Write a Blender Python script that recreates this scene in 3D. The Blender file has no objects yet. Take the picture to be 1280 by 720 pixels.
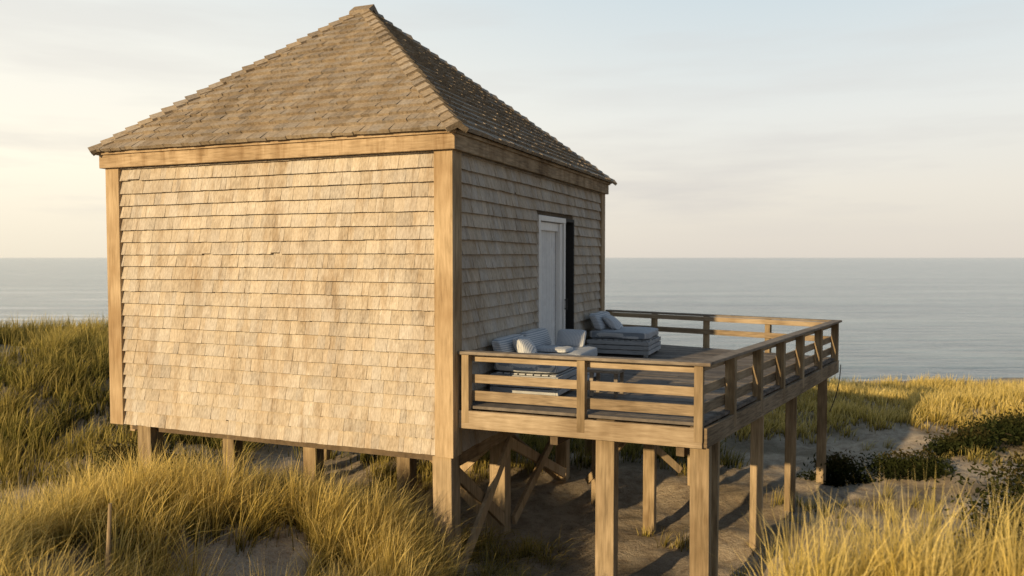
import bpy, bmesh, math, random
import numpy as np
from mathutils import Vector, Matrix
random.seed(7); rng=np.random.default_rng(11)
S=bpy.context.scene
S.view_settings.view_transform='Standard'; S.view_settings.look='None'; S.view_settings.exposure=0

# ---------------------------------------------------------------- noise
_P=rng.random((256,256))
def vn(x,y):
    x=np.asarray(x,float); y=np.asarray(y,float)
    xi=np.floor(x).astype(int); yi=np.floor(y).astype(int)
    fx=x-xi; fy=y-yi; fx=fx*fx*(3-2*fx); fy=fy*fy*(3-2*fy)
    a=_P[xi%256,yi%256]; b=_P[(xi+1)%256,yi%256]; c=_P[xi%256,(yi+1)%256]; d=_P[(xi+1)%256,(yi+1)%256]
    return (a*(1-fx)+b*fx)*(1-fy)+(c*(1-fx)+d*fx)*fy
def sm(t):
    t=np.clip(t,0,1); return t*t*(3-2*t)
def g2(x,y,cx,cy,rx,ry): return np.exp(-((x-cx)/rx)**2-((y-cy)/ry)**2)
def height(x,y):
    x=np.asarray(x,float); y=np.asarray(y,float)
    h=-4.2+0*x
    h=h+1.35*sm((8.2-y)/4.0)
    h=h+0.95*sm((-x-2.5)/2.5)*np.exp(-((y-8.0)/2.6)**2)
    h=h+0.95*g2(x,y,-2.7,9.4,2.0,1.5)
    h=h+0.65*g2(x,y,3.3,5.5,2.0,1.1)
    h=h+0.45*g2(x,y,-5.6,11.6,1.6,1.3)
    h=h+1.85*sm((-x-4.5)/7)*sm((y-12.5)/7)
    h=h+0.30*np.exp(-((y-20-0.08*x)/3.0)**2)*sm((x-2)/5)
    h=h+0.5*sm((x-7)/5)*np.exp(-((y-10)/4.)**2)
    crest=24+3*(vn(x*.07+9,y*0+3)-.5)
    h=h-9.0*sm((y-crest)/22)
    amp=np.where(y<30,1,0.5)
    h=h+amp*(0.34*(vn(x*.45+5,y*.45+8)-.5)+0.16*(vn(x*1.3,y*1.3)-.5)+0.07*(vn(x*3.7+4,y*3.7)-.5)+.03*(vn(x*9,y*9)-.5))
    return h

# ---------------------------------------------------------------- mesh helpers
class MB:
    def __init__(s): s.v=[]; s.f=[]; s.t=[]
    def hexa(s,p,t=None):
        n=len(s.v); s.v+= [tuple(q) for q in p]
        s.f+=[(n,n+3,n+2,n+1),(n+4,n+5,n+6,n+7)]+[(n+i,n+(i+1)%4,n+4+(i+1)%4,n+4+i) for i in range(4)]
        t=t or (random.random(),random.random(),random.random())
        s.t+=[(t[0],t[1],t[2],1)]*8
    def box(s,o,ex,ey,ez,t=None):
        o=Vector(o);ex=Vector(ex);ey=Vector(ey);ez=Vector(ez)
        s.hexa([o,o+ex,o+ex+ey,o+ey,o+ez,o+ex+ez,o+ex+ey+ez,o+ey+ez],t)
    def beam(s,p,q,w,h,up=(0,0,1),t=None):
        p=Vector(p);q=Vector(q);d=(q-p).normalized();sd=d.cross(Vector(up)).normalized();u=sd.cross(d).normalized()
        s.box(p-sd*w/2-u*h/2,q-p,sd*w,u*h,t)
    def obj(s,name,mat,parent=None,bevel=0):
        me=bpy.data.meshes.new(name); me.from_pydata(s.v,[],s.f)
        a=me.attributes.new('tint','FLOAT_COLOR','POINT'); a.data.foreach_set('color',np.array(s.t,dtype=np.float32).ravel())
        bm=bmesh.new(); bm.from_mesh(me); bmesh.ops.recalc_face_normals(bm,faces=bm.faces); bm.to_mesh(me); bm.free()
        o=bpy.data.objects.new(name,me); S.collection.objects.link(o); me.materials.append(mat)
        if bevel:
            m=o.modifiers.new('bevel','BEVEL'); m.width=bevel; m.segments=2; m.limit_method='ANGLE'
        if parent: par(o,parent)
        return o
def par(o,p):
    o.parent=p; o.matrix_parent_inverse=Matrix.Translation(-Vector(p.location))
def empty(name,loc):
    e=bpy.data.objects.new(name,None); e.location=loc; e.empty_display_size=.3; S.collection.objects.link(e); return e

# ---------------------------------------------------------------- materials
def newmat(name):
    m=bpy.data.materials.new(name); m.use_nodes=True; nt=m.node_tree
    return m,nt,nt.nodes['Principled BSDF']
def ramp(nt,fac,stops):
    r=nt.nodes.new('ShaderNodeValToRGB'); nt.links.new(fac,r.inputs[0])
    while len(r.color_ramp.elements)<len(stops): r.color_ramp.elements.new(.5)
    for e,(p,c) in zip(r.color_ramp.elements,stops): e.position=p; e.color=(c[0],c[1],c[2],1)
    return r.outputs[0]
def mixc(nt,fac,a,b,mode='MIX'):
    m=nt.nodes.new('ShaderNodeMix'); m.data_type='RGBA'; m.blend_type=mode
    for s,v in ((m.inputs[0],fac),(m.inputs[6],a),(m.inputs[7],b)):
        if hasattr(v,'is_output'): nt.links.new(v,s)
        elif isinstance(v,(int,float)): s.default_value=v
        else: s.default_value=(v[0],v[1],v[2],1)
    return m.outputs[2]
def noise(nt,vec,scale,detail=5,rough=.6):
    n=nt.nodes.new('ShaderNodeTexNoise'); n.inputs['Scale'].default_value=scale; n.inputs['Detail'].default_value=detail; n.inputs['Roughness'].default_value=rough
    if vec: nt.links.new(vec,n.inputs['Vector'])
    return n.outputs['Fac']
def mapping(nt,scale,rotz=0):
    tc=nt.nodes.new('ShaderNodeTexCoord'); m=nt.nodes.new('ShaderNodeMapping'); m.inputs['Scale'].default_value=scale; m.inputs['Rotation'].default_value=(0,0,rotz)
    nt.links.new(tc.outputs['Object'],m.inputs[0]); return m.outputs[0]
def tint(nt):
    a=nt.nodes.new('ShaderNodeAttribute'); a.attribute_name='tint'; s=nt.nodes.new('ShaderNodeSeparateColor'); nt.links.new(a.outputs['Color'],s.inputs[0]); return s.outputs
def bump(nt,fac,bs,strength=.3,dist=.01):
    b=nt.nodes.new('ShaderNodeBump'); b.inputs['Strength'].default_value=strength; b.inputs['Distance'].default_value=dist
    nt.links.new(fac,b.inputs['Height']); nt.links.new(b.outputs[0],bs.inputs['Normal'])
def wood(name,stops,scale=(14,14,2.0),dirt=(.5,.45,.38),rough=.8,spread=.5,big=.45,stain=None,grey=0):
    m,nt,bs=newmat(name); t=tint(nt)
    v=mapping(nt,scale); n1=noise(nt,v,2.2,4,.65)
    ad=nt.nodes.new('ShaderNodeMath'); ad.operation='MULTIPLY_ADD'; nt.links.new(t[0],ad.inputs[0]); ad.inputs[1].default_value=spread
    mu=nt.nodes.new('ShaderNodeMath'); mu.operation='MULTIPLY_ADD'; nt.links.new(n1,mu.inputs[0]); mu.inputs[1].default_value=1.5-spread; mu.inputs[2].default_value=-.25
    nt.links.new(mu.outputs[0],ad.inputs[2])
    c=ramp(nt,ad.outputs[0],stops)
    v2=mapping(nt,(1,1,.6)); n2=noise(nt,v2,1.3,3,.6)
    f=ramp(nt,n2,[(.42,(0,0,0)),(.68,(big,)*3)])
    c=mixc(nt,f,c,mixc(nt,1.0,c,dirt,'MULTIPLY'))
    if grey:
        hs=nt.nodes.new('ShaderNodeHueSaturation'); hs.inputs['Saturation'].default_value=.5; hs.inputs['Value'].default_value=.95; nt.links.new(c,hs.inputs['Color'])
        gf=ramp(nt,t[1],[(.25,(0,0,0)),(1,(grey,)*3)]); c=mixc(nt,gf,c,hs.outputs[0])
    if stain:
        v3=mapping(nt,(5,5,.8)); n3=noise(nt,v3,1.1,3,.7); f3=ramp(nt,n3,[(.50,(0,0,0)),(.70,(.7,)*3)])
        c=mixc(nt,f3,c,mixc(nt,1.0,c,stain,'MULTIPLY'))
    nt.links.new(c,bs.inputs['Base Color']); bs.inputs['Roughness'].default_value=rough; bs.inputs['Specular IOR Level'].default_value=.25
    bump(nt,n1,bs,.6,.008)
    return m
M_sh=wood('cedar_shingle_weathered',[(.08,(.25,.21,.16)),(.42,(.46,.40,.315)),(.7,(.60,.53,.43)),(.95,(.73,.665,.57))],(26,26,1.5),(.66,.56,.45),spread=.24,stain=(.66,.56,.44),grey=.7)
M_rf=wood('roof_shingle',[(.1,(.15,.12,.085)),(.45,(.30,.24,.17)),(.75,(.42,.345,.25)),(.97,(.55,.46,.34))],(12,12,12),(.55,.5,.43),spread=.34,grey=.6)
M_tr=wood('trim_wood',[(.15,(.24,.175,.10)),(.5,(.46,.345,.21)),(.85,(.60,.465,.30))],(12,12,1.2),(.55,.46,.35),spread=.25,big=.75)
M_fas=wood('fascia_wood',[(.15,(.22,.16,.095)),(.5,(.44,.33,.205)),(.85,(.58,.45,.30))],(1.6,1.6,16),(.50,.42,.32),spread=.25,big=.85,stain=(.55,.46,.35))
M_ral=wood('railing_wood_weathered',[(.15,(.17,.13,.085)),(.5,(.36,.28,.185)),(.85,(.50,.405,.285))],(1.6,1.6,18),(.5,.45,.38),spread=.35,big=.8)
M_cap=wood('rail_cap_grey_wood',[(.15,(.12,.10,.08)),(.5,(.23,.195,.155)),(.85,(.34,.295,.24))],(4,4,14),(.55,.5,.45),spread=.3,big=.7)
M_post=wood('post_wood',[(.15,(.18,.135,.085)),(.5,(.37,.285,.175)),(.85,(.52,.40,.26))],(14,14,1.0),(.42,.38,.32),spread=.25,big=.85,stain=(.5,.44,.36))
M_deck=wood('deck_boards',[(.15,(.09,.08,.07)),(.5,(.16,.14,.12)),(.9,(.25,.22,.19))],(4,4,4),(.6,.6,.6),spread=.5)
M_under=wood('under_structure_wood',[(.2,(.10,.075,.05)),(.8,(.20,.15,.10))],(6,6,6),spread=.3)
M_wh=wood('white_painted_frame',[(.1,(.76,.75,.72)),(.9,(.88,.87,.84))],(5,5,1),(.9,.88,.85),rough=.45,spread=.3,big=.3)
M_sofa=wood('bleached_sofa_wood',[(.1,(.32,.33,.34)),(.6,(.50,.52,.53)),(.95,(.64,.65,.65))],(3,3,12),(.75,.75,.75),spread=.4)
def simple(name,col,rough=.8,sc=None):
    m,nt,bs=newmat(name); v=mapping(nt,(1,1,1)); n=noise(nt,v,8,4)
    c=mixc(nt,n,[k*.8 for k in col],[min(1,k*1.15) for k in col]); nt.links.new(c,bs.inputs['Base Color']); bs.inputs['Roughness'].default_value=rough; return m,nt,bs
M_dark=simple('interior_dark',(.03,.028,.025))[0]
M_curt=simple('curtain_fabric',(.88,.87,.84))[0]
def stripes(name,dirn,a,b,sc):
    m,nt,bs=newmat(name)
    v=mapping(nt,(1,1,1),math.radians(21.4)); w=nt.nodes.new('ShaderNodeTexWave'); w.inputs['Scale'].default_value=sc; w.inputs['Distortion'].default_value=.8; w.inputs['Detail Scale'].default_value=3; w.bands_direction=dirn; nt.links.new(v,w.inputs[0])
    c=ramp(nt,w.outputs['Fac'],[(.30,a),(.5,b),(.9,[k*.9 for k in b])]); nt.links.new(c,bs.inputs['Base Color']); bs.inputs['Roughness'].default_value=.95
    bump(nt,noise(nt,v,40,3),bs,.4,.006); return m
M_cush=stripes('striped_cushion_fabric','Y',(.26,.30,.35),(.64,.66,.67),9)
M_back=stripes('striped_back_cushion_fabric','Z',(.30,.34,.39),(.66,.68,.69),11)
M_pil=stripes('striped_pillow_fabric','X',(.36,.40,.45),(.72,.74,.75),14)
M_sand,nt,bs=newmat('dune_sand'); v=mapping(nt,(1,1,1))
n1=noise(nt,v,.55,4,.6); n2=noise(nt,v,5,5,.72); n3=noise(nt,v,38,4,.7)
c=ramp(nt,n2,[(.3,(.28,.22,.16)),(.52,(.43,.36,.27)),(.75,(.52,.45,.345))])
f=ramp(nt,n1,[(.47,(0,0,0)),(.62,(.7,)*3)]); c=mixc(nt,f,c,(.15,.12,.075))
f3=ramp(nt,n3,[(.5,(0,0,0)),(.66,(.65,)*3)]); c=mixc(nt,f3,c,mixc(nt,1.,c,(.5,.45,.38),'MULTIPLY'))
nt.links.new(c,bs.inputs['Base Color']); bs.inputs['Roughness'].default_value=.95; bs.inputs['Specular IOR Level'].default_value=.1
ad=nt.nodes.new('ShaderNodeMath'); ad.operation='MULTIPLY_ADD'; nt.links.new(n3,ad.inputs[0]); ad.inputs[1].default_value=.3; nt.links.new(n2,ad.inputs[2]); bump(nt,ad.outputs[0],bs,.8,.06)
# water
M_sea,nt,bs=newmat('sea_water')
v=mapping(nt,(.10,.42,1),math.radians(-8)); v2=mapping(nt,(.010,.06,1),math.radians(6)); v3=mapping(nt,(.0012,.012,1),math.radians(4))
a=noise(nt,v,1,6,.6); b=noise(nt,v2,1,6,.65); d=noise(nt,v3,1,5,.6)
ad=nt.nodes.new('ShaderNodeMath'); ad.operation='MULTIPLY_ADD'; nt.links.new(b,ad.inputs[0]); ad.inputs[1].default_value=3.0; nt.links.new(a,ad.inputs[2])
bump(nt,ad.outputs[0],bs,.6,.8)
c=ramp(nt,d,[(.35,(.17,.235,.255)),(.65,(.26,.325,.335))])
cb=ramp(nt,b,[(.38,(.62,.68,.74)),(.62,(1.25,1.2,1.15))]); c=mixc(nt,1.,c,cb,'MULTIPLY')
ca=ramp(nt,a,[(.35,(.6,.65,.7)),(.65,(1.3,1.28,1.24))]); c=mixc(nt,1.,c,ca,'MULTIPLY')
v4=mapping(nt,(.012,.11,1),math.radians(-5)); fo=noise(nt,v4,1,6,.62); ff=ramp(nt,fo,[(.56,(0,0,0)),(.63,(.9,)*3)])
tc=nt.nodes.new('ShaderNodeTexCoord'); sp=nt.nodes.new('ShaderNodeSeparateXYZ'); nt.links.new(tc.outputs['Object'],sp.inputs[0])
m1=nt.nodes.new('ShaderNodeMapRange'); nt.links.new(sp.outputs[1],m1.inputs[0]); m1.inputs[1].default_value=300; m1.inputs[2].default_value=90
m2=nt.nodes.new('ShaderNodeMapRange'); nt.links.new(sp.outputs[0],m2.inputs[0]); m2.inputs[1].default_value=-5; m2.inputs[2].default_value=-60
mm=nt.nodes.new('ShaderNodeMath'); mm.operation='MULTIPLY'; nt.links.new(m1.outputs[0],mm.inputs[0]); nt.links.new(m2.outputs[0],mm.inputs[1])
mm2=nt.nodes.new('ShaderNodeMath'); mm2.operation='MULTIPLY'; nt.links.new(mm.outputs[0],mm2.inputs[0]); nt.links.new(ff,mm2.inputs[1])
c=mixc(nt,mm2.outputs[0],c,(.78,.78,.75))
nt.links.new(c,bs.inputs['Base Color']); bs.inputs['Roughness'].default_value=.16; bs.inputs['IOR'].default_value=1.33
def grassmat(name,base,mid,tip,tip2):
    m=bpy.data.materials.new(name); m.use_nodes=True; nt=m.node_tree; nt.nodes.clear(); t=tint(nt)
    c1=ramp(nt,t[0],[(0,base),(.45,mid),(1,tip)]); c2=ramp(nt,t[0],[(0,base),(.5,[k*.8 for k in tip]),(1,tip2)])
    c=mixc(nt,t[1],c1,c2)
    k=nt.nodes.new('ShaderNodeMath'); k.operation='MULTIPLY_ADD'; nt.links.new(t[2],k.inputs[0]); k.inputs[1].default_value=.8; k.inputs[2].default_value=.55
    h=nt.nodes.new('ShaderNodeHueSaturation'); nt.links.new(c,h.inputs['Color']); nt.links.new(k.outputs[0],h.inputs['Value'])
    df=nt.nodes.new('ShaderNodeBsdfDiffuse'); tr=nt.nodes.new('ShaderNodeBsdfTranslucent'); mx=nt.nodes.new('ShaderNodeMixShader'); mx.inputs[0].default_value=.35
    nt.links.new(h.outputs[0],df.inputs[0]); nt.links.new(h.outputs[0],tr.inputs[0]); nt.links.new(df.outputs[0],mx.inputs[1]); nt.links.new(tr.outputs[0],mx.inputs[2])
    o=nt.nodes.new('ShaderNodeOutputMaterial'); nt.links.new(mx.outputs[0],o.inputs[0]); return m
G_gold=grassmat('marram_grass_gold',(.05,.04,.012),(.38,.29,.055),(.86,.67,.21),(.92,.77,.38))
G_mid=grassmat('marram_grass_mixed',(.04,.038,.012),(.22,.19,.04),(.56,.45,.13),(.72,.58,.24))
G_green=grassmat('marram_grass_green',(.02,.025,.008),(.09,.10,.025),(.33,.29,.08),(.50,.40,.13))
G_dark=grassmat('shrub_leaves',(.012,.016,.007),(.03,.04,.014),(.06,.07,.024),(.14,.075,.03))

# ---------------------------------------------------------------- terrain / sea
xs=np.concatenate([np.linspace(-3000,-60,16)[:-1],np.linspace(-60,-15,50)[:-1],np.linspace(-15,15,300),np.linspace(15,60,50)[1:],np.linspace(60,3000,16)[1:]])
ys=np.concatenate([np.linspace(-300,-8,12)[:-1],np.linspace(-8,26,330),np.linspace(26,70,60)[1:],np.linspace(70,3000,12)[1:]])
X,Y=np.meshgrid(xs,ys); Z=height(X,Y)
nx=len(xs); ny=len(ys)
co=np.stack([X.ravel(),Y.ravel(),Z.ravel()],1)
i=np.arange(nx-1)[None,:]+nx*np.arange(ny-1)[:,None]; i=i.ravel()
fc=np.stack([i,i+1,i+nx+1,i+nx],1)
def npmesh(name,co,loops,starts,mat,tints=None,smooth=False):
    me=bpy.data.meshes.new(name); me.vertices.add(len(co)); me.vertices.foreach_set('co',co.astype(np.float32).ravel())
    me.loops.add(len(loops)); me.loops.foreach_set('vertex_index',loops.astype(np.int32))
    me.polygons.add(len(starts)); me.polygons.foreach_set('loop_start',starts.astype(np.int32))
    if smooth: me.polygons.foreach_set('use_smooth',np.ones(len(starts),bool))
    if tints is not None:
        a=me.attributes.new('tint','FLOAT_COLOR','POINT'); a.data.foreach_set('color',tints.astype(np.float32).ravel())
    me.update(calc_edges=True); me.validate(); me.materials.append(mat)
    o=bpy.data.objects.new(name,me); S.collection.objects.link(o); return o
npmesh('ground',co,fc.ravel(),np.arange(len(fc))*4,M_sand,smooth=True)
mb=MB(); mb.v=[(-30000,20,-9),(30000,20,-9),(30000,40000,-9),(-30000,40000,-9)]; mb.f=[(0,1,2,3)]; mb.t=[(0,0,0,1)]*4
mb.obj('sea',M_sea)

# ---------------------------------------------------------------- house
U=Vector((-.931,.365,0)); V=Vector((.365,.931,0)); K=Vector((-.78,9.92,0)); W=5.65; L=7.3
UP=Vector((0,0,1))
def H(a,b,z=0): return K+U*a+V*b+UP*z
ZB,ZT=-2.5,1.36
house=empty('beach_house',H(W/2,L/2,-4.2))
DB0,DB1,DZ=3.2,5.2,.70; ZD=-1.89
mb=MB(); th=.1
mb.box(H(0,0,ZB),U*W,V*th,UP*(ZT-ZB+.15))
mb.box(H(0,L-th,ZB),U*W,V*th,UP*(ZT-ZB+.15))
mb.box(H(W-th,th,ZB),U*th,V*(L-2*th),UP*(ZT-ZB+.15))
mb.box(H(0,th,ZB),U*th,V*(DB0-th),UP*(ZT-ZB+.15))
mb.box(H(0,DB1,ZB),U*th,V*(L-th-DB1),UP*(ZT-ZB+.15))
mb.box(H(0,DB0,DZ),U*th,V*(DB1-DB0),UP*(ZT-DZ+.15))
mb.box(H(0,DB0,ZB),U*th,V*(DB1-DB0),UP*(ZD-ZB))
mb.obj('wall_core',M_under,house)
mb=MB(); mb.box(H(th+.01,th+.01,ZB+.3),U*(W-2*th-.02),V*(L-2*th-.02),UP*.12); mb.box(H(2.6,.12,ZB+.5),U*.05,V*(L-.24),UP*3.2); mb.obj('interior_floor_and_partition',M_dark,house)
def shingle_wall(mb,o,d,n,length,op=None):
    e=.182; rows=int((ZT-ZB)/e)+1
    for r in range(rows):
        z=ZB+r*e; x=-random.random()*.1; ph=random.random()*6; rt=random.uniform(-.08,.08)
        zt=min(z+e*1.12,ZT+.05)
        while x<length:
            w=random.choice([.08,.11,.14,.17,.21])*random.uniform(.85,1.15)
            x0=max(x,0); x1=min(x+w-.0025,length); x+=w
            segs=[(x0,x1)]
            if op and zt>op[2]+.02 and z<op[3]-.02:
                segs=[]
                if x0<op[0]: segs.append((x0,min(x1,op[0])))
                if x1>op[1]: segs.append((max(x0,op[1]),x1))
            for a,b in segs:
                if b-a<.015: continue
                j=random.uniform(-.003,.003)+.006*math.sin(x*.9+ph); k=random.uniform(-.004,.007); zz=z+j
                if random.random()<.025: zz+=random.uniform(-.012,.02)
                if r==0: zz=z-.02+j
                t0=.054+k; t1=.006
                tt=(min(1,max(0,random.gauss(.5,.27)+rt)),random.random(),random.random())
                B=o+UP*zz; T=o+UP*zt
                mb.hexa([B+d*a,B+d*b,B+d*b+n*t0,B+d*a+n*t0,T+d*a,T+d*b,T+d*b+n*t1,T+d*a+n*t1],tt)
mb=MB()
shingle_wall(mb,H(0,0),U,-V,W); shingle_wall(mb,H(0,L),U,V,W); shingle_wall(mb,H(W,0),V,U,L)
shingle_wall(mb,H(0,0),V,-U,L,(DB0,DB1,ZD-.05,DZ+.04))
mb.obj('wall_shingles',M_sh,house)
mb=MB(); q=.072
def corner(a,b,sa,sb):
    wf,ws=.26,.2
    o=H(a,b,ZB-.03)
    mb.box(o-U*sa*q-V*sb*q, U*sa*wf, V*sb*(q-.002), UP*(ZT-ZB+.03))
    mb.box(o-U*sa*q, U*sa*(q-.002), V*sb*ws, UP*(ZT-ZB+.03))
corner(0,0,1,1); corner(W,0,-1,1); corner(0,L,1,-1); corner(W,L,-1,-1)
mb.obj('corner_boards',M_tr,house,.006)
mb=MB(); f0=.13
z0,z1=ZT-.02,ZT+.235
mb.box(H(-f0,-f0,z0),U*(W+2*f0),V*.05,UP*(z1-z0))
mb.box(H(-f0,L+f0-.05,z0),U*(W+2*f0),V*.05,UP*(z1-z0))
mb.box(H(-f0,-f0+.052,z0),U*.05,V*(L+2*f0-.104),UP*(z1-z0))
mb.box(H(W+f0-.05,-f0+.052,z0),U*.05,V*(L+2*f0-.104),UP*(z1-z0))
for (a,b,du,dv) in ((-f0-.03,-f0-.03,W+2*f0+.06,.028),(-f0-.03,L+f0+.002,W+2*f0+.06,.028)):
    mb.box(H(a,b,z1-.06),U*du,V*dv,UP*.05)
for a in (-f0-.03,W+f0+.002): mb.box(H(a,-f0,z1-.06),U*.028,V*(L+2*f0),UP*.05)
mb.obj('fascia_boards',M_fas,house,.006)
mb=MB(); mb.box(H(-.075,-.075,z0+.012),U*(W+.15),V*(L+.15),UP*.02)
mb.box(H(.06,.06,ZB-.0),U*(W-.12),V*(L-.12),UP*.10)
for k in range(9): mb.box(H(.08,.2+k*.85,ZB-.16),U*(W-.16),V*.06,UP*.155)
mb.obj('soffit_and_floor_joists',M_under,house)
mb=MB(); mb.box(H(-.03,.24,ZB-.2),U*.1,V*(L-.5),UP*.2); mb.box(H(W-.09,.24,ZB-.2),U*.1,V*(L-.5),UP*.2)
mb.obj('sill_beams',M_fas,house,.005)
ov=.19; ZE=ZT+.235; AP=H(W/2,2.62,4.16)
Cn=[H(-ov,-ov,ZE),H(W+ov,-ov,ZE),H(W+ov,L+ov,ZE),H(-ov,L+ov,ZE)]
mb=MB()
mb.v=[tuple(c) for c in Cn]+[tuple(AP-UP*.02)]; mb.f=[(0,1,4),(1,2,4),(2,3,4),(3,0,4),(0,3,2,1)]; mb.t=[(.5,.5,.5,1)]*5
mb.obj('roof_deck',M_under,house)
mb=MB()
FN=[]
for k in range(4):
    A=Cn[k];B=Cn[(k+1)%4]; d=(B-A).normalized(); nrm=(B-A).cross(AP-A).normalized()
    if nrm.z<0: nrm=-nrm
    FN.append(nrm)
    up=nrm.cross(d)
    if up.z<0: up=-up
    Sl=(AP-A).dot(up); xa=(AP-A).dot(d); Lb=(B-A).length
    e=.185; rows=int(Sl/e)+1
    for r in range(rows):
        s=r*e-(.03 if r==0 else 0); s2=min((r+1)*e+.02,Sl*.999)
        if s>=Sl-.03: break
        bl=xa*max(s,0)/Sl; br=Lb-(Lb-xa)*max(s,0)/Sl; tl=xa*s2/Sl; tr=Lb-(Lb-xa)*s2/Sl
        x=bl-random.random()*.08
        while x<br:
            w=random.choice([.09,.12,.15,.19])*random.uniform(.85,1.15); x0=max(x,bl); x1=min(x+w-.003,br); x+=w
            if x1-x0<.01: continue
            y0=min(max(x0,tl),tr); y1=min(max(x1,tl),tr)
            j=random.uniform(-.009,.009); t0=.046+random.uniform(-.006,.012); t1=.006
            P=A+up*(s+j); Q=A+up*s2
            tt=(min(1,max(0,random.gauss(.5,.24))),random.random(),random.random())
            mb.hexa([P+d*x0-nrm*.0,P+d*x1,Q+d*y1,Q+d*y0,P+d*x0+nrm*t0,P+d*x1+nrm*t0,Q+d*y1+nrm*t1,Q+d*y0+nrm*t1],tt)
for k in range(4):
    A=Cn[k]; d=(AP-A); Lh=d.length; d.normalize(); na=FN[k]; nb=FN[k-1]
    wa=na.cross(d); wb=nb.cross(d)
    ea=(Cn[(k+1)%4]-A); eb=(Cn[k-1]-A)
    if wa.dot(ea)<0: wa=-wa
    if wb.dot(eb)<0: wb=-wb
    av=(na+nb).normalized(); s=-.03
    while s<Lh-.02:
        l=.2; tt=(random.random(),random.random(),random.random())
        j=random.uniform(-.008,.01)
        p0=A+d*s; p1=A+d*min(s+l*1.1,Lh+.02)
        for w_,n_ in ((wa,na),(wb,nb)):
            wd=.13+j
            mb.hexa([p0,p0+w_*wd,p1+w_*wd,p1, p0+av*(.08+j),p0+w_*wd+n_*(.06+j),p1+w_*wd+n_*.03,p1+av*.045],tt)
        s+=l
for s_ in (-1,1):
    mb.hexa([AP+U*-.16-UP*.03,AP+U*.22-UP*.03,AP+U*.22+V*s_*.16-UP*.13,AP-U*.16+V*s_*.16-UP*.13,
             AP-U*.16+UP*.07,AP+U*.22+UP*.07,AP+U*.22+V*s_*.16-UP*.05,AP-U*.16+V*s_*.16-UP*.05],(.4,.4,.4))
mb.obj('roof_shingles',M_rf,house)
# door
mb=MB()
def rbox(mb,b0,b1,z0,z1,a0,a1,t=None): mb.box(H(a0,b0,z0),U*(a1-a0),V*(b1-b0),UP*(z1-z0),t)
rbox(mb,DB0,DB0+.09,ZD,DZ,-.06,.1); rbox(mb,DB0+.092,DB1-.55,DZ-.09,DZ,-.06,.1); rbox(mb,DB0+.092,DB1-.55,ZD,ZD+.06,-.06,.1)
rbox(mb,DB1-.64,DB1-.552,ZD+.062,DZ-.092,-.055,.1)
rbox(mb,DB0+.11,DB0+.21,ZD+.07,DZ-.1,-.0,.06); rbox(mb,DB1-.80,DB1-.66,ZD+.07,DZ-.1,-.03,.06)
rbox(mb,DB0+.212,DB1-.802,ZD+.07,ZD+.3,0,.06); rbox(mb,DB0+.212,DB1-.802,DZ-.24,DZ-.1,0,.06)
mb.obj('door_frame',M_wh,house,.006)
mb=MB(); nb_=40
for k in range(nb_):
    b0=DB0+.2+(DB1-.8-DB0-.2)*k/nb_; b1=DB0+.2+(DB1-.8-DB0-.2)*(k+1)/nb_
    w0=.06+.018*math.sin(k*1.3); w1=.06+.018*math.sin((k+1)*1.3)
    mb.hexa([H(w0,b0,ZD+.25),H(w1,b1,ZD+.25),H(w1+.01,b1,ZD+.25),H(w0+.01,b0,ZD+.25),H(w0,b0,DZ-.12),H(w1,b1,DZ-.12),H(w1+.01,b1,DZ-.12),H(w0+.01,b0,DZ-.12)])
mb.obj('door_curtain',M_curt,house)
mb=MB(); rbox(mb,DB1-.05,DB1,ZD,DZ,-.05,.1); rbox(mb,DB1-.55,DB1-.052,DZ-.05,DZ,-.05,.1); rbox(mb,DB1-.55,DB1-.052,ZD,DZ-.052,.085,.09)  # dark jambs, plus a thin dark sheet standing in for the unlit interior
mb.obj('door_jamb_and_shade_sheet',M_dark,house)
mb=MB(); rbox(mb,DB1-.61,DB1-.58,ZD+.95,ZD+1.15,-.10,-.07); rbox(mb,DB1-.605,DB1-.585,ZD+.96,ZD+.98,-.07,-.055); rbox(mb,DB1-.605,DB1-.585,ZD+1.12,ZD+1.14,-.07,-.055); mb.obj('door_handle',M_dark,house,.003)
def post(mb,c,w,ztop,zb=None,ang=0):
    c=Vector((c[0],c[1],0)); g=float(height(c.x,c.y))-.35 if zb is None else zb
    e1=U*w; e2=V*w; lx=random.uniform(-.02,.02); ly=random.uniform(-.02,.02)
    o=c-e1/2-e2/2; sh=Vector((lx,ly,0))
    mb.hexa([o+sh+UP*g,o+e1+sh+UP*g,o+e1+e2+sh+UP*g,o+e2+sh+UP*g,o+UP*ztop,o+e1+UP*ztop,o+e1+e2+UP*ztop,o+e2+UP*ztop])
mb=MB()
for a,b,w in ((.12,.12,.27),(W-.45,.2,.26),(W-.45,2.0,.24),(3.55,2.05,.25),(1.75,2.0,.24),(.14,2.0,.25),(.14,5.1,.22),(.14,7.1,.22),(1.9,4.8,.22),(3.6,4.9,.22),(5.3,4.9,.22),(1.9,7.0,.22),(3.6,7.0,.22),(5.3,7.0,.22)):
    post(mb,H(a,b),w,ZB-.16 if not (b<.3) else ZB-.035)
mb.obj('stilts',M_post,house,.012)
mb=MB()
def brace(p,q,w=.06,h=.16): mb.beam(p,q,w,h)
brace(H(-.04,.25,-4.05),H(-.04,1.98,-2.72)); brace(H(.04,.25,-2.8),H(.04,1.95,-3.98))
brace(H(-.04,2.1,-4.0),H(-.04,4.9,-2.75)); brace(H(.04,2.1,-2.8),H(.04,4.9,-4.0))
brace(H(.3,2.0,-2.8),H(1.7,2.0,-4.1)); brace(H(.3,2.1,-4.1),H(1.7,2.1,-2.8))
brace(H(1.9,4.8,-2.8),H(.2,5.0,-4.1))
mb.obj('cross_braces',M_tr,house,.006)

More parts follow.
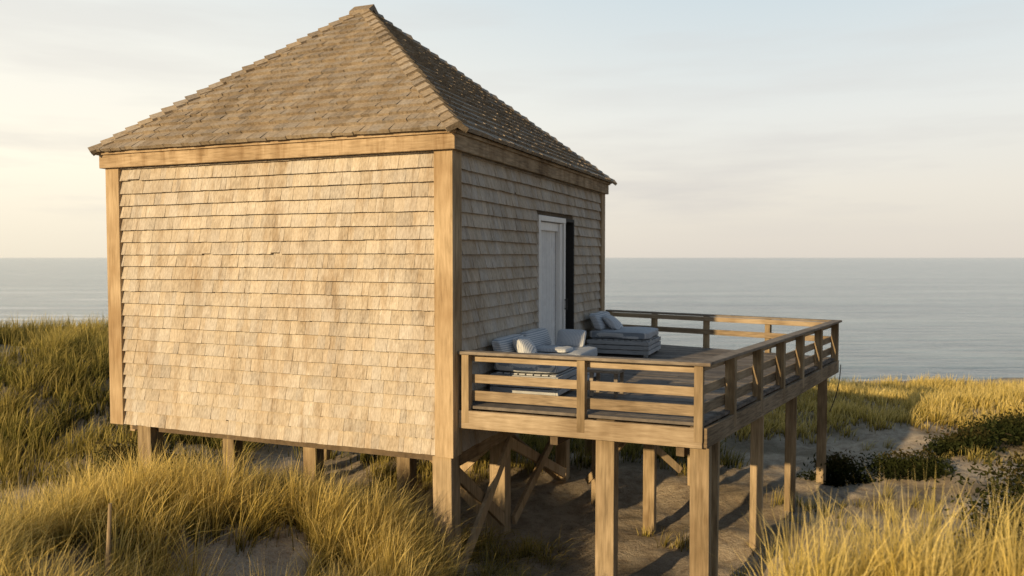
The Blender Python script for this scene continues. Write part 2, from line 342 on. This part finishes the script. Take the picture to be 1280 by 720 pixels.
# ---------------------------------------------------------------- deck
deck=empty('wooden_deck',H(-2,3.5,ZD))
def amin(b):
    if b<=7.15: return -3.12+(b-.13)*(-4.64+3.12)/(7.15-.13)
    return -4.64+(b-7.15)*(.18+4.64)/(8.52-7.15)
mb=MB(); b=.16
while b<8.5:
    b1=min(b+.135,8.5)
    if b1-b>.02:
        am=-.08 if b<7.4 else .17
        x0,x1=amin(b),amin(b1)
        if b<7.15<b1: x0,x1=amin(b),max(amin(b1),-4.6)
        spl=random.uniform(.35,.65)
        m0=x0+(am-x0)*spl
        if am-x0>.3 and am-x1>.1:
            m0=max(m0,max(x0,x1)+.02)
            for (l0,l1,r) in ((x0,x1,m0-.002),(m0+.002,m0+.002,am)):
                z=ZD+random.uniform(-.002,.002)
                mb.hexa([H(l0,b,z-.035),H(r,b,z-.035),H(r,b1,z-.035),H(l1,b1,z-.035),H(l0,b,z),H(r,b,z),H(r,b1,z),H(l1,b1,z)])
    b=b1+.008
mb.obj('deck_boards',M_deck,deck)
P0=H(-.075,.13); A_=H(-3.12,.13); B_=H(-4.64,7.15); C_=H(.18,8.52)
mb=MB()
def edge_board(p,q,z0,z1,off,th,ext0=0,ext1=0,t=None):
    p=Vector((p.x,p.y,0));q=Vector((q.x,q.y,0)); d=(q-p).normalized(); n=d.cross(UP)
    cen=H(-2,3.5)
    if n.dot(p-cen)<0: n=-n
    p=p-d*ext0; q=q+d*ext1
    mb.box(p+n*off+UP*z0,q-p,n*th,UP*(z1-z0),t)
edge_board(P0,A_,-2.17,-1.94,0.0,.05); edge_board(A_,B_,-2.17,-1.94,0.0,.05); edge_board(B_,C_,-2.17,-1.94,0.0,.05)
mb.obj('rim_boards',M_ral,deck,.006)
mb=MB()
for bb in np.arange(.5,7.2,.5):
    mb.box(H(amin(bb)+.03,bb,-2.14),U*(-amin(bb)-.1),V*.05,UP*.2)
for fr in (.06,.55):
    p=H(amin(.4)*(1-fr)-.1+.25,.3,-2.24); q=H(amin(7)*(1-fr)-.1+.25,6.9,-2.24); mb.beam(p,q,.1,.18)
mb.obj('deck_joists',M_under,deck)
mb=MB()
def lerp(p,q,s): return p+(q-p)*s
for s in (.62,.985): post(mb,lerp(P0,A_,s)+V*.17,.23 if s<.9 else .22,-1.95)
for s in (.10,.36,.62,.93): post(mb,lerp(A_,B_,s)+U*.13,.17,-1.95)
for s in (.3,.6): post(mb,lerp(B_,C_,s)-V*.2,.17,-1.95)
post(mb,H(-1.9,3.2),.18,-2.2); post(mb,H(-2.2,5.6),.18,-2.2); post(mb,H(-.8,4.2),.18,-2.2)
mb.obj('deck_posts',M_post,deck,.01)
mb=MB()
mb.beam(H(-1.9,3.2,-2.4),H(-.6,4.2,-3.9),.05,.12); mb.beam(H(-.8,4.2,-2.4),H(-2.0,5.5,-3.9),.05,.12)
mb.obj('deck_braces',M_post,deck,.006)

rail=empty('deck_railing',H(-2,.13,ZD)); mb=MB(); mc=MB(); mp_=MB()
ZR=-1.185
def railrun(p,q,posts,low=True,cap=.13,e0=0,e1=0):
    p=Vector((p.x,p.y,0)); q=Vector((q.x,q.y,0)); d=(q-p).normalized(); n=d.cross(UP)
    if n.dot(p-H(-2,3.5))<0: n=-n
    for s in posts:
        c=lerp(p,q,s)-n*.02
        mp_.box(c-d*.05-n*.05+UP*(-2.10 ),d*.1,n*.1+n*.022,UP*(ZR-.042+2.10))
        # bolt heads on the outside face
    a=p-d*e0; b=q+d*e1
    mc.box(a-n*.08+UP*(ZR-.04),b-a,n*(cap+.03),UP*.04)
    def board(z0,z1,o=-.072):
        mb.box(p+d*.02+n*(o-.03)+UP*z0,(q-p)-d*.04,n*.03,UP*(z1-z0))
    board(ZR-.14,ZR-.045); board(-1.60,-1.49)
    if low: board(-1.83,-1.70)
railrun(P0,A_,[.03,.53,.985],True,e1=.09)
railrun(A_,B_,[.14,.30,.46,.62,.80,.985],True,e0=-.06,e1=.09)
railrun(B_,C_,[.26,.52,.76,.985],False,e0=-.05)
mb.obj('rails',M_ral,rail,.006); mp_.obj('posts',M_post,rail,.006); mc.obj('rail_caps',M_cap,rail,.008)
mb=MB(); p=lerp(A_,B_,.97)-U*.12; pr=p+UP*-2.0
for k in range(10):
    s=(k+1)/10; nx_=p+UP*(-2.0-.9*s)+U*(.18*s*s); mb.beam(pr,nx_,.012,.012,up=(1,0,0)); pr=nx_
mb.obj('hanging_cord',M_dark,rail)

# ---------------------------------------------------------------- furniture
def cushion(name,o,ex,ey,ez,mat,parent,bulge=.03,bev=.05,seed=0):
    bm=bmesh.new(); bmesh.ops.create_cube(bm,size=1)
    ex=Vector(ex);ey=Vector(ey);ez=Vector(ez); l=[ex.length,ey.length,ez.length]
    bmesh.ops.subdivide_edges(bm,edges=bm.edges,cuts=7,use_grid_fill=True)
    R=bev
    for v in bm.verts:
        c=v.co*2; x,y,z=c
        p=Vector((x*l[0]/2,y*l[1]/2,z*l[2]/2)); inn=Vector((max(-l[0]/2+R,min(l[0]/2-R,p.x)),max(-l[1]/2+R,min(l[1]/2-R,p.y)),max(-l[2]/2+R,min(l[2]/2-R,p.z))))
        dd=p-inn
        if dd.length>1e-6: p=inn+dd.normalized()*R if dd.length>R else p
        small=l.index(min(l)); f=1
        cc=[x,y,z]
        for k in range(3):
            if k!=small: f*=(1-cc[k]**2)
        p[small]+=math.copysign(bulge*f,cc[small]) if abs(cc[small])>.5 else 0
        nz=math.sin(x*5+seed)*math.cos(y*4+seed*2)*math.sin(z*3+seed)*.012
        p+=Vector((nz,nz,nz))
        v.co=Vector(o)+ex*.5+ey*.5+ez*.5+ex.normalized()*p.x+ey.normalized()*p.y+ez.normalized()*p.z
    me=bpy.data.meshes.new(name); bm.to_mesh(me); bm.free()
    for f in me.polygons: f.use_smooth=True
    ob=bpy.data.objects.new(name,me); S.collection.objects.link(ob); me.materials.append(mat)
    m=ob.modifiers.new('s','SUBSURF'); m.levels=1; m.render_levels=1
    par(ob,parent); return ob
def sofa(name,b0,b1,d0,d1,seat=.30):
    e=empty(name,H(-(d0+d1)/2,(b0+b1)/2,ZD)); mb=MB()
    for k in range(3):
        z=ZD+.05+k*.088
        rbox(mb,b0,b1,z,z+.072,-d1,-d1+.03); rbox(mb,b0,b1,z,z+.072,-d0-.03,-d0)
        rbox(mb,b0,b0+.03,z,z+.072,-d1+.032,-d0-.032); rbox(mb,b1-.03,b1,z,z+.072,-d1+.032,-d0-.032)
    for bb in (b0+.035,b1-.105):
        for aa in (-d1+.035,-d0-.105): rbox(mb,bb,bb+.07,ZD,ZD+seat,aa,aa+.07)
    for k in range(int((d1-d0-.1)/.11)): rbox(mb,b0+.035,b1-.035,ZD+seat,ZD+seat+.02,-d1+.04+k*.11,-d1+.04+k*.11+.09)
    mb.obj('slatted_frame',M_sofa,e,.004)
    return e
s1=sofa('outdoor_sofa',.95,3.15,.14,1.12)
zc=ZD+.325
for k in range(2):
    b0=.97+k*1.08; cushion('seat_cushion',H(-1.10,b0,zc),V*1.06,U*.94,UP*.17,M_cush,s1,.02,.05,k)
    cushion('back_cushion',H(-.36,b0+.03,zc+.16),V*1.0,(U*.17+UP*.0),(UP*.28+U*.10),M_back,s1,.03,.06,k+3)
cushion('pillow',H(-.95,2.72,zc+.17),V*.14+U*.02,U*.46,UP*.26+V*.17,M_pil,s1,.07,.05,6)
cushion('pillow',H(-.62,1.2,zc+.17),V*.42,U*.14,UP*.27+U*.14,M_pil,s1,.07,.05,7)
cushion('folded_blanket',H(-.9,2.0,zc+.17),V*.4,U*.5,UP*.06,M_pil,s1,.01,.02,9)
s2=sofa('outdoor_sofa.001',5.75,6.95,.14,1.35)
cushion('seat_cushion',H(-1.33,5.77,zc),V*1.16,U*1.17,UP*.16,M_cush,s2,.02,.05,1)
cushion('back_cushion',H(-.46,5.8,zc+.15),V*1.1,U*.18,UP*.32+U*.16,M_back,s2,.03,.06,2)
cushion('pillow',H(-.74,5.95,zc+.16),V*.46,U*.15,UP*.26+U*.24,M_pil,s2,.07,.05,4)
tb=empty('side_table',H(-1.55,1.6,ZD)); mb=MB()
rbox(mb,1.35,1.8,ZD+.33,ZD+.37,-1.85,-1.4)
for bb in (1.38,1.72):
    for aa in (-1.82,-1.48): rbox(mb,bb,bb+.05,ZD,ZD+.328,aa,aa+.05)
mb.obj('table_top_and_legs',M_cap,tb,.004)

st=MB(); c=Vector((-3.72,7.05,0)); g=float(height(c.x,c.y))
for k in range(7):
    z0=g-.2+k*.2; z1=z0+.2; r0=.030-.002*k; r1=.030-.002*(k+1); dx=.012*k
    n=len(st.v)
    for z,r,o in ((z0,r0,dx),(z1,r1,dx+.012)):
        st.v+=[(c.x+o+r*math.cos(q_*math.pi/4),c.y+r*math.sin(q_*math.pi/4),z) for q_ in range(8)]
    st.f+=[(n+q_,n+(q_+1)%8,n+8+(q_+1)%8,n+8+q_) for q_ in range(8)]+[tuple(n+8+q_ for q_ in range(8))]; st.t+=[(.3,.3,.3,1)]*16
st.obj('wooden_stake',M_post)

# ---------------------------------------------------------------- grass
def grass(name,mat,tufts,bpt,hmin,hmax,wd,spread=.12,bend=(.25,.8),wind=(.35,.15)):
    tufts=np.asarray(tufts); nt_=len(tufts)
    idx=np.repeat(np.arange(nt_),bpt); n=len(idx)
    r=np.abs(rng.normal(0,spread,n)); az=rng.random(n)*2*np.pi
    bx=tufts[idx,0]+r*np.cos(az); by=tufts[idx,1]+r*np.sin(az); bz=height(bx,by)-.03
    th_=rng.random(nt_); hh=(hmin+(hmax-hmin)*th_)[idx]*rng.uniform(.4,1.12,n)
    bd=rng.uniform(*bend,n)*(.6+.8*rng.random(nt_)[idx])
    tw=rng.normal(0,.28,(nt_,2))
    dx=np.cos(az)*.7+wind[0]+tw[idx,0]+rng.normal(0,.3,n); dy=np.sin(az)*.7+wind[1]+tw[idx,1]+rng.normal(0,.3,n)
    lf=np.hypot(dx,dy)+1e-6; dxn,dyn=dx/lf,dy/lf
    bd=bd*np.clip(lf,.3,1.4)
    sa=rng.random(n)*np.pi; sx,sy=np.cos(sa),np.sin(sa)
    lv=np.array([0,.35,.7]); wl=np.array([1,.85,.55])
    co=np.zeros((n,7,3)); tt=np.zeros((n,7,4)); tt[:,:,3]=1
    w=wd*rng.uniform(.7,1.3,n)
    def P(s):
        return bx+dxn*hh*bd*s**2*.75,by+dyn*hh*bd*s**2*.75,bz+hh*(s-.32*bd*s**2.2)
    for k in range(3):
        px,py,pz=P(lv[k])
        for m_,sg in ((0,-1),(1,1)):
            co[:,2*k+m_,0]=px+sg*sx*w*wl[k]/2; co[:,2*k+m_,1]=py+sg*sy*w*wl[k]/2; co[:,2*k+m_,2]=pz
        tt[:,2*k:2*k+2,0]=lv[k]
    px,py,pz=P(1.0); co[:,6,0]=px;co[:,6,1]=py;co[:,6,2]=pz; tt[:,6,0]=1
    r1=np.clip(rng.random(nt_)[idx]*.7+rng.random(n)*.5-.1,0,1); r2=np.clip(rng.random(n)*.6+.4*rng.random(nt_)[idx],0,1)
    tt[:,:,1]=r1[:,None]; tt[:,:,2]=r2[:,None]
    base=np.arange(n)[:,None]*7
    lo=(base+np.array([0,1,3,2, 2,3,5,4, 4,5,6])[None,:]).ravel()
    stt=(np.arange(n)[:,None]*11+np.array([0,4,8])[None,:]).ravel()
    return npmesh(name,co.reshape(-1,3),lo,stt,mat,tt.reshape(-1,4))
def scatter(n,x0,x1,y0,y1,mask):
    x=rng.uniform(x0,x1,n*4); y=rng.uniform(y0,y1,n*4); m=rng.random(n*4)<mask(x,y)
    return np.stack([x[m],y[m]],1)[:n]
def sand_patch(x,y): return 1-np.clip(1.7*g2(x,y,-2.65,8.25,.95,.75),0,1)
def mk_near(x,y):
    m=sm((vn(x*1.1+3,y*1.1)-.28)*3.2)*sand_patch(x,y)
    m=m*(1-.97*g2(x,y,-6.3,11.2,2.0,1.5))
    return m*np.where((x>-1.3)&(y>8.5),.25,1)
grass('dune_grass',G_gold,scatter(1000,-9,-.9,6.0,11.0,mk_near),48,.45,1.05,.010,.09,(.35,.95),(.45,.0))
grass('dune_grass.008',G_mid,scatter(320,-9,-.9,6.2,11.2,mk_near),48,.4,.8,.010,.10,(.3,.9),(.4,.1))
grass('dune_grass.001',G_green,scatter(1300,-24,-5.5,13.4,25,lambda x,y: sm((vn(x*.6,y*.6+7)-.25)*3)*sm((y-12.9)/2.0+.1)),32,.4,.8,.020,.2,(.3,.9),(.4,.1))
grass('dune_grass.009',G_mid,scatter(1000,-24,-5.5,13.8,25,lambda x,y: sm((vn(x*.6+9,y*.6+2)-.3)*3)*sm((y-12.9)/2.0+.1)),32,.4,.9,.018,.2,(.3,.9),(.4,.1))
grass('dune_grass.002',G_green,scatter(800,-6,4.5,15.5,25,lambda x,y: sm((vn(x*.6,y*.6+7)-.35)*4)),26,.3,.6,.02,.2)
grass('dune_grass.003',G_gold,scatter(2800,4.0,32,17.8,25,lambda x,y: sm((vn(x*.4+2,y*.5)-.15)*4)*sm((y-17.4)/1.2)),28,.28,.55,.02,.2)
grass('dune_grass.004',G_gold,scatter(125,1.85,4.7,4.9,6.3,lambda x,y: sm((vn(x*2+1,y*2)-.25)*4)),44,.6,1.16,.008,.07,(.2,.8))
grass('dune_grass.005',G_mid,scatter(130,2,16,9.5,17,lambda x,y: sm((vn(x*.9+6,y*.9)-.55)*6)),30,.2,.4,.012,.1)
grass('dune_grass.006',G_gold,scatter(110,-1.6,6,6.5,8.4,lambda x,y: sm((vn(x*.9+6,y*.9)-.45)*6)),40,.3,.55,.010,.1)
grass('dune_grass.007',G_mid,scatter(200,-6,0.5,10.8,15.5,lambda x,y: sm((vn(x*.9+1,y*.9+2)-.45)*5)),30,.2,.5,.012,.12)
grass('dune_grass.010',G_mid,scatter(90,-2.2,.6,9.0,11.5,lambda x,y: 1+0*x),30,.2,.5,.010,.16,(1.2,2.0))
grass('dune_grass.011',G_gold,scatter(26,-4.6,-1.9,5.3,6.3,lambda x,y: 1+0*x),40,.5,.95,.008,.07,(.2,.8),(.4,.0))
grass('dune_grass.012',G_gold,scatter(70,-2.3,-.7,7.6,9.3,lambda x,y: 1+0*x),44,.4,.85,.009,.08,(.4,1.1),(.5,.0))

def shrub(name,c,rx,ry,rz,n,leaf,mat):
    c=np.array([c[0],c[1],float(height(c[0],c[1]))]); e=empty(name,tuple(c))
    k=max(5,int(n/350)); cz=rng.normal(0,1,(k,3)); cz/=np.linalg.norm(cz,axis=1)[:,None]; cz[:,2]=np.abs(cz[:,2])
    cen=c+cz*np.array([rx,ry,rz])*rng.uniform(.35,.9,(k,1))
    w=rng.integers(0,k,n); p=cen[w]+rng.normal(0,1,(n,3))*np.array([rx,ry,rz])*.20
    p[:,2]=np.maximum(p[:,2],c[2]+.02)
    a=rng.normal(0,1,(n,3)); a/=np.linalg.norm(a,axis=1)[:,None]; b=np.cross(a,rng.normal(0,1,(n,3))); b/=np.linalg.norm(b,axis=1)[:,None]
    s=leaf*rng.uniform(.6,1.4,(n,1)); co=np.stack([p-a*s,p+b*s*.4,p+a*s,p-b*s*.4],1)
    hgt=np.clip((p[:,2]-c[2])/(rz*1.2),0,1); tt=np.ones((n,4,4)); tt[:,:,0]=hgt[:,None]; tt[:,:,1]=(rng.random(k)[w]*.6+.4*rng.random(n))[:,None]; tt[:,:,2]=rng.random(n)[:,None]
    o=npmesh('leaves',co.reshape(-1,3),np.arange(n*4),np.arange(n)*4,mat,tt.reshape(-1,4)); par(o,e)
    mb=MB()
    for q_ in cen: mb.beam(tuple(c-np.array([0,0,.1])),tuple(q_),.02,.02)
    mb.obj('stems',M_under,e)
shrub('coastal_shrub',(6.5,9.9),1.0,1.0,1.0,8000,.04,G_dark)
shrub('coastal_shrub.001',(7.9,11.4),1.5,1.2,1.35,9000,.045,G_dark)
shrub('coastal_shrub.002',(6.1,14.6),.7,.4,.5,3200,.04,G_dark)
shrub('coastal_shrub.003',(7.5,14.8),.8,.45,.55,3600,.04,G_dark)
shrub('coastal_shrub.004',(-6.9,14.2),1.0,.8,.7,5000,.05,G_dark)
shrub('coastal_shrub.005',(12.0,17.5),1.8,.9,.6,6000,.05,G_dark)
shrub('coastal_shrub.006',(9.3,16.2),1.0,.6,.45,4000,.045,G_dark)
shrub('coastal_shrub.007',(-9.0,12.3),.7,.5,.4,3000,.04,G_dark)

# ---------------------------------------------------------------- light
el=math.radians(14.5); az=Vector((-.61,-.79,0)).normalized()
D=Vector((az.x*math.cos(el),az.y*math.cos(el),math.sin(el)))
sun=bpy.data.lights.new('sun','SUN'); sun.energy=5.0; sun.angle=math.radians(.8); sun.color=(1,.73,.40)
so=bpy.data.objects.new('sun',sun); so.rotation_euler=D.to_track_quat('Z','Y').to_euler(); so.location=(-20,-20,20); S.collection.objects.link(so)
wd=bpy.data.worlds.new('World'); S.world=wd; wd.use_nodes=True; nt=wd.node_tree; bg=nt.nodes['Background']
sk=nt.nodes.new('ShaderNodeTexSky'); sk.sky_type='NISHITA'; sk.sun_disc=False; sk.sun_elevation=el; sk.sun_rotation=math.atan2(az.x,az.y)%(2*math.pi); sk.dust_density=2.5; sk.ozone_density=2
tc=nt.nodes.new('ShaderNodeTexCoord'); sp=nt.nodes.new('ShaderNodeSeparateXYZ'); nt.links.new(tc.outputs['Generated'],sp.inputs[0])
right=ramp(nt,sp.outputs[2],[(0,(.82,.75,.66)),(.08,(.90,.84,.74)),(.17,(.88,.88,.83)),(.33,(.66,.77,.82)),(.6,(.19,.28,.39))])
left=ramp(nt,sp.outputs[2],[(0,(1.0,.90,.72)),(.10,(1.18,1.08,.88)),(.2,(1.08,1.04,.92)),(.35,(.84,.88,.87)),(.6,(.22,.30,.39))])
mr=nt.nodes.new('ShaderNodeMapRange'); mr.inputs[1].default_value=-.62; mr.inputs[2].default_value=.35; mr.interpolation_type='SMOOTHSTEP'; nt.links.new(sp.outputs[0],mr.inputs[0])
c=mixc(nt,mr.outputs[0],left,right)
mp=nt.nodes.new('ShaderNodeMapping'); mp.inputs['Scale'].default_value=(1.2,1.2,10); mp.inputs['Rotation'].default_value=(.05,.06,0); nt.links.new(tc.outputs['Generated'],mp.inputs[0])
cn=noise(nt,mp.outputs[0],1.9,6,.55); cf=ramp(nt,cn,[(.47,(0,0,0)),(.66,(.75,)*3)])
cz=ramp(nt,sp.outputs[2],[(.02,(0,0,0)),(.07,(1,1,1)),(.17,(.4,.4,.4)),(.4,(.2,.2,.2))])
c=mixc(nt,mixc(nt,1.,cf,cz,'MULTIPLY'),c,(.71,.67,.64))
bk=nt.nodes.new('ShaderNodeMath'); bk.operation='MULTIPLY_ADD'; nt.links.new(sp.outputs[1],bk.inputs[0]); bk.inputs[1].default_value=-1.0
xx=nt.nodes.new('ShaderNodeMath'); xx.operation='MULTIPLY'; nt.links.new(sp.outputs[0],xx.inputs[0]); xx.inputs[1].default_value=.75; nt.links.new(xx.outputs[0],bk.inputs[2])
bf=ramp(nt,bk.outputs[0],[(.0,(1,1,1)),(.45,(.46,.48,.54))])  # unseen sky behind and right of camera dimmed to darken the right wall
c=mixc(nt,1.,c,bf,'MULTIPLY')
ns=mixc(nt,1.,sk.outputs[0],(.1,.1,.1),'MULTIPLY')
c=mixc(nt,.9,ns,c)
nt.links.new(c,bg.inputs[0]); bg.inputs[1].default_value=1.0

cam=bpy.data.cameras.new('camera'); cam.sensor_width=36; cam.lens=36*985/1280; cam.clip_end=60000; cam.clip_start=.1
cam.dof.use_dof=True; cam.dof.focus_distance=11; cam.dof.aperture_fstop=1.1
co_=bpy.data.objects.new('camera',cam); co_.location=(0,0,0); co_.rotation_euler=(math.radians(90-2.21),0,0); S.collection.objects.link(co_); S.camera=co_
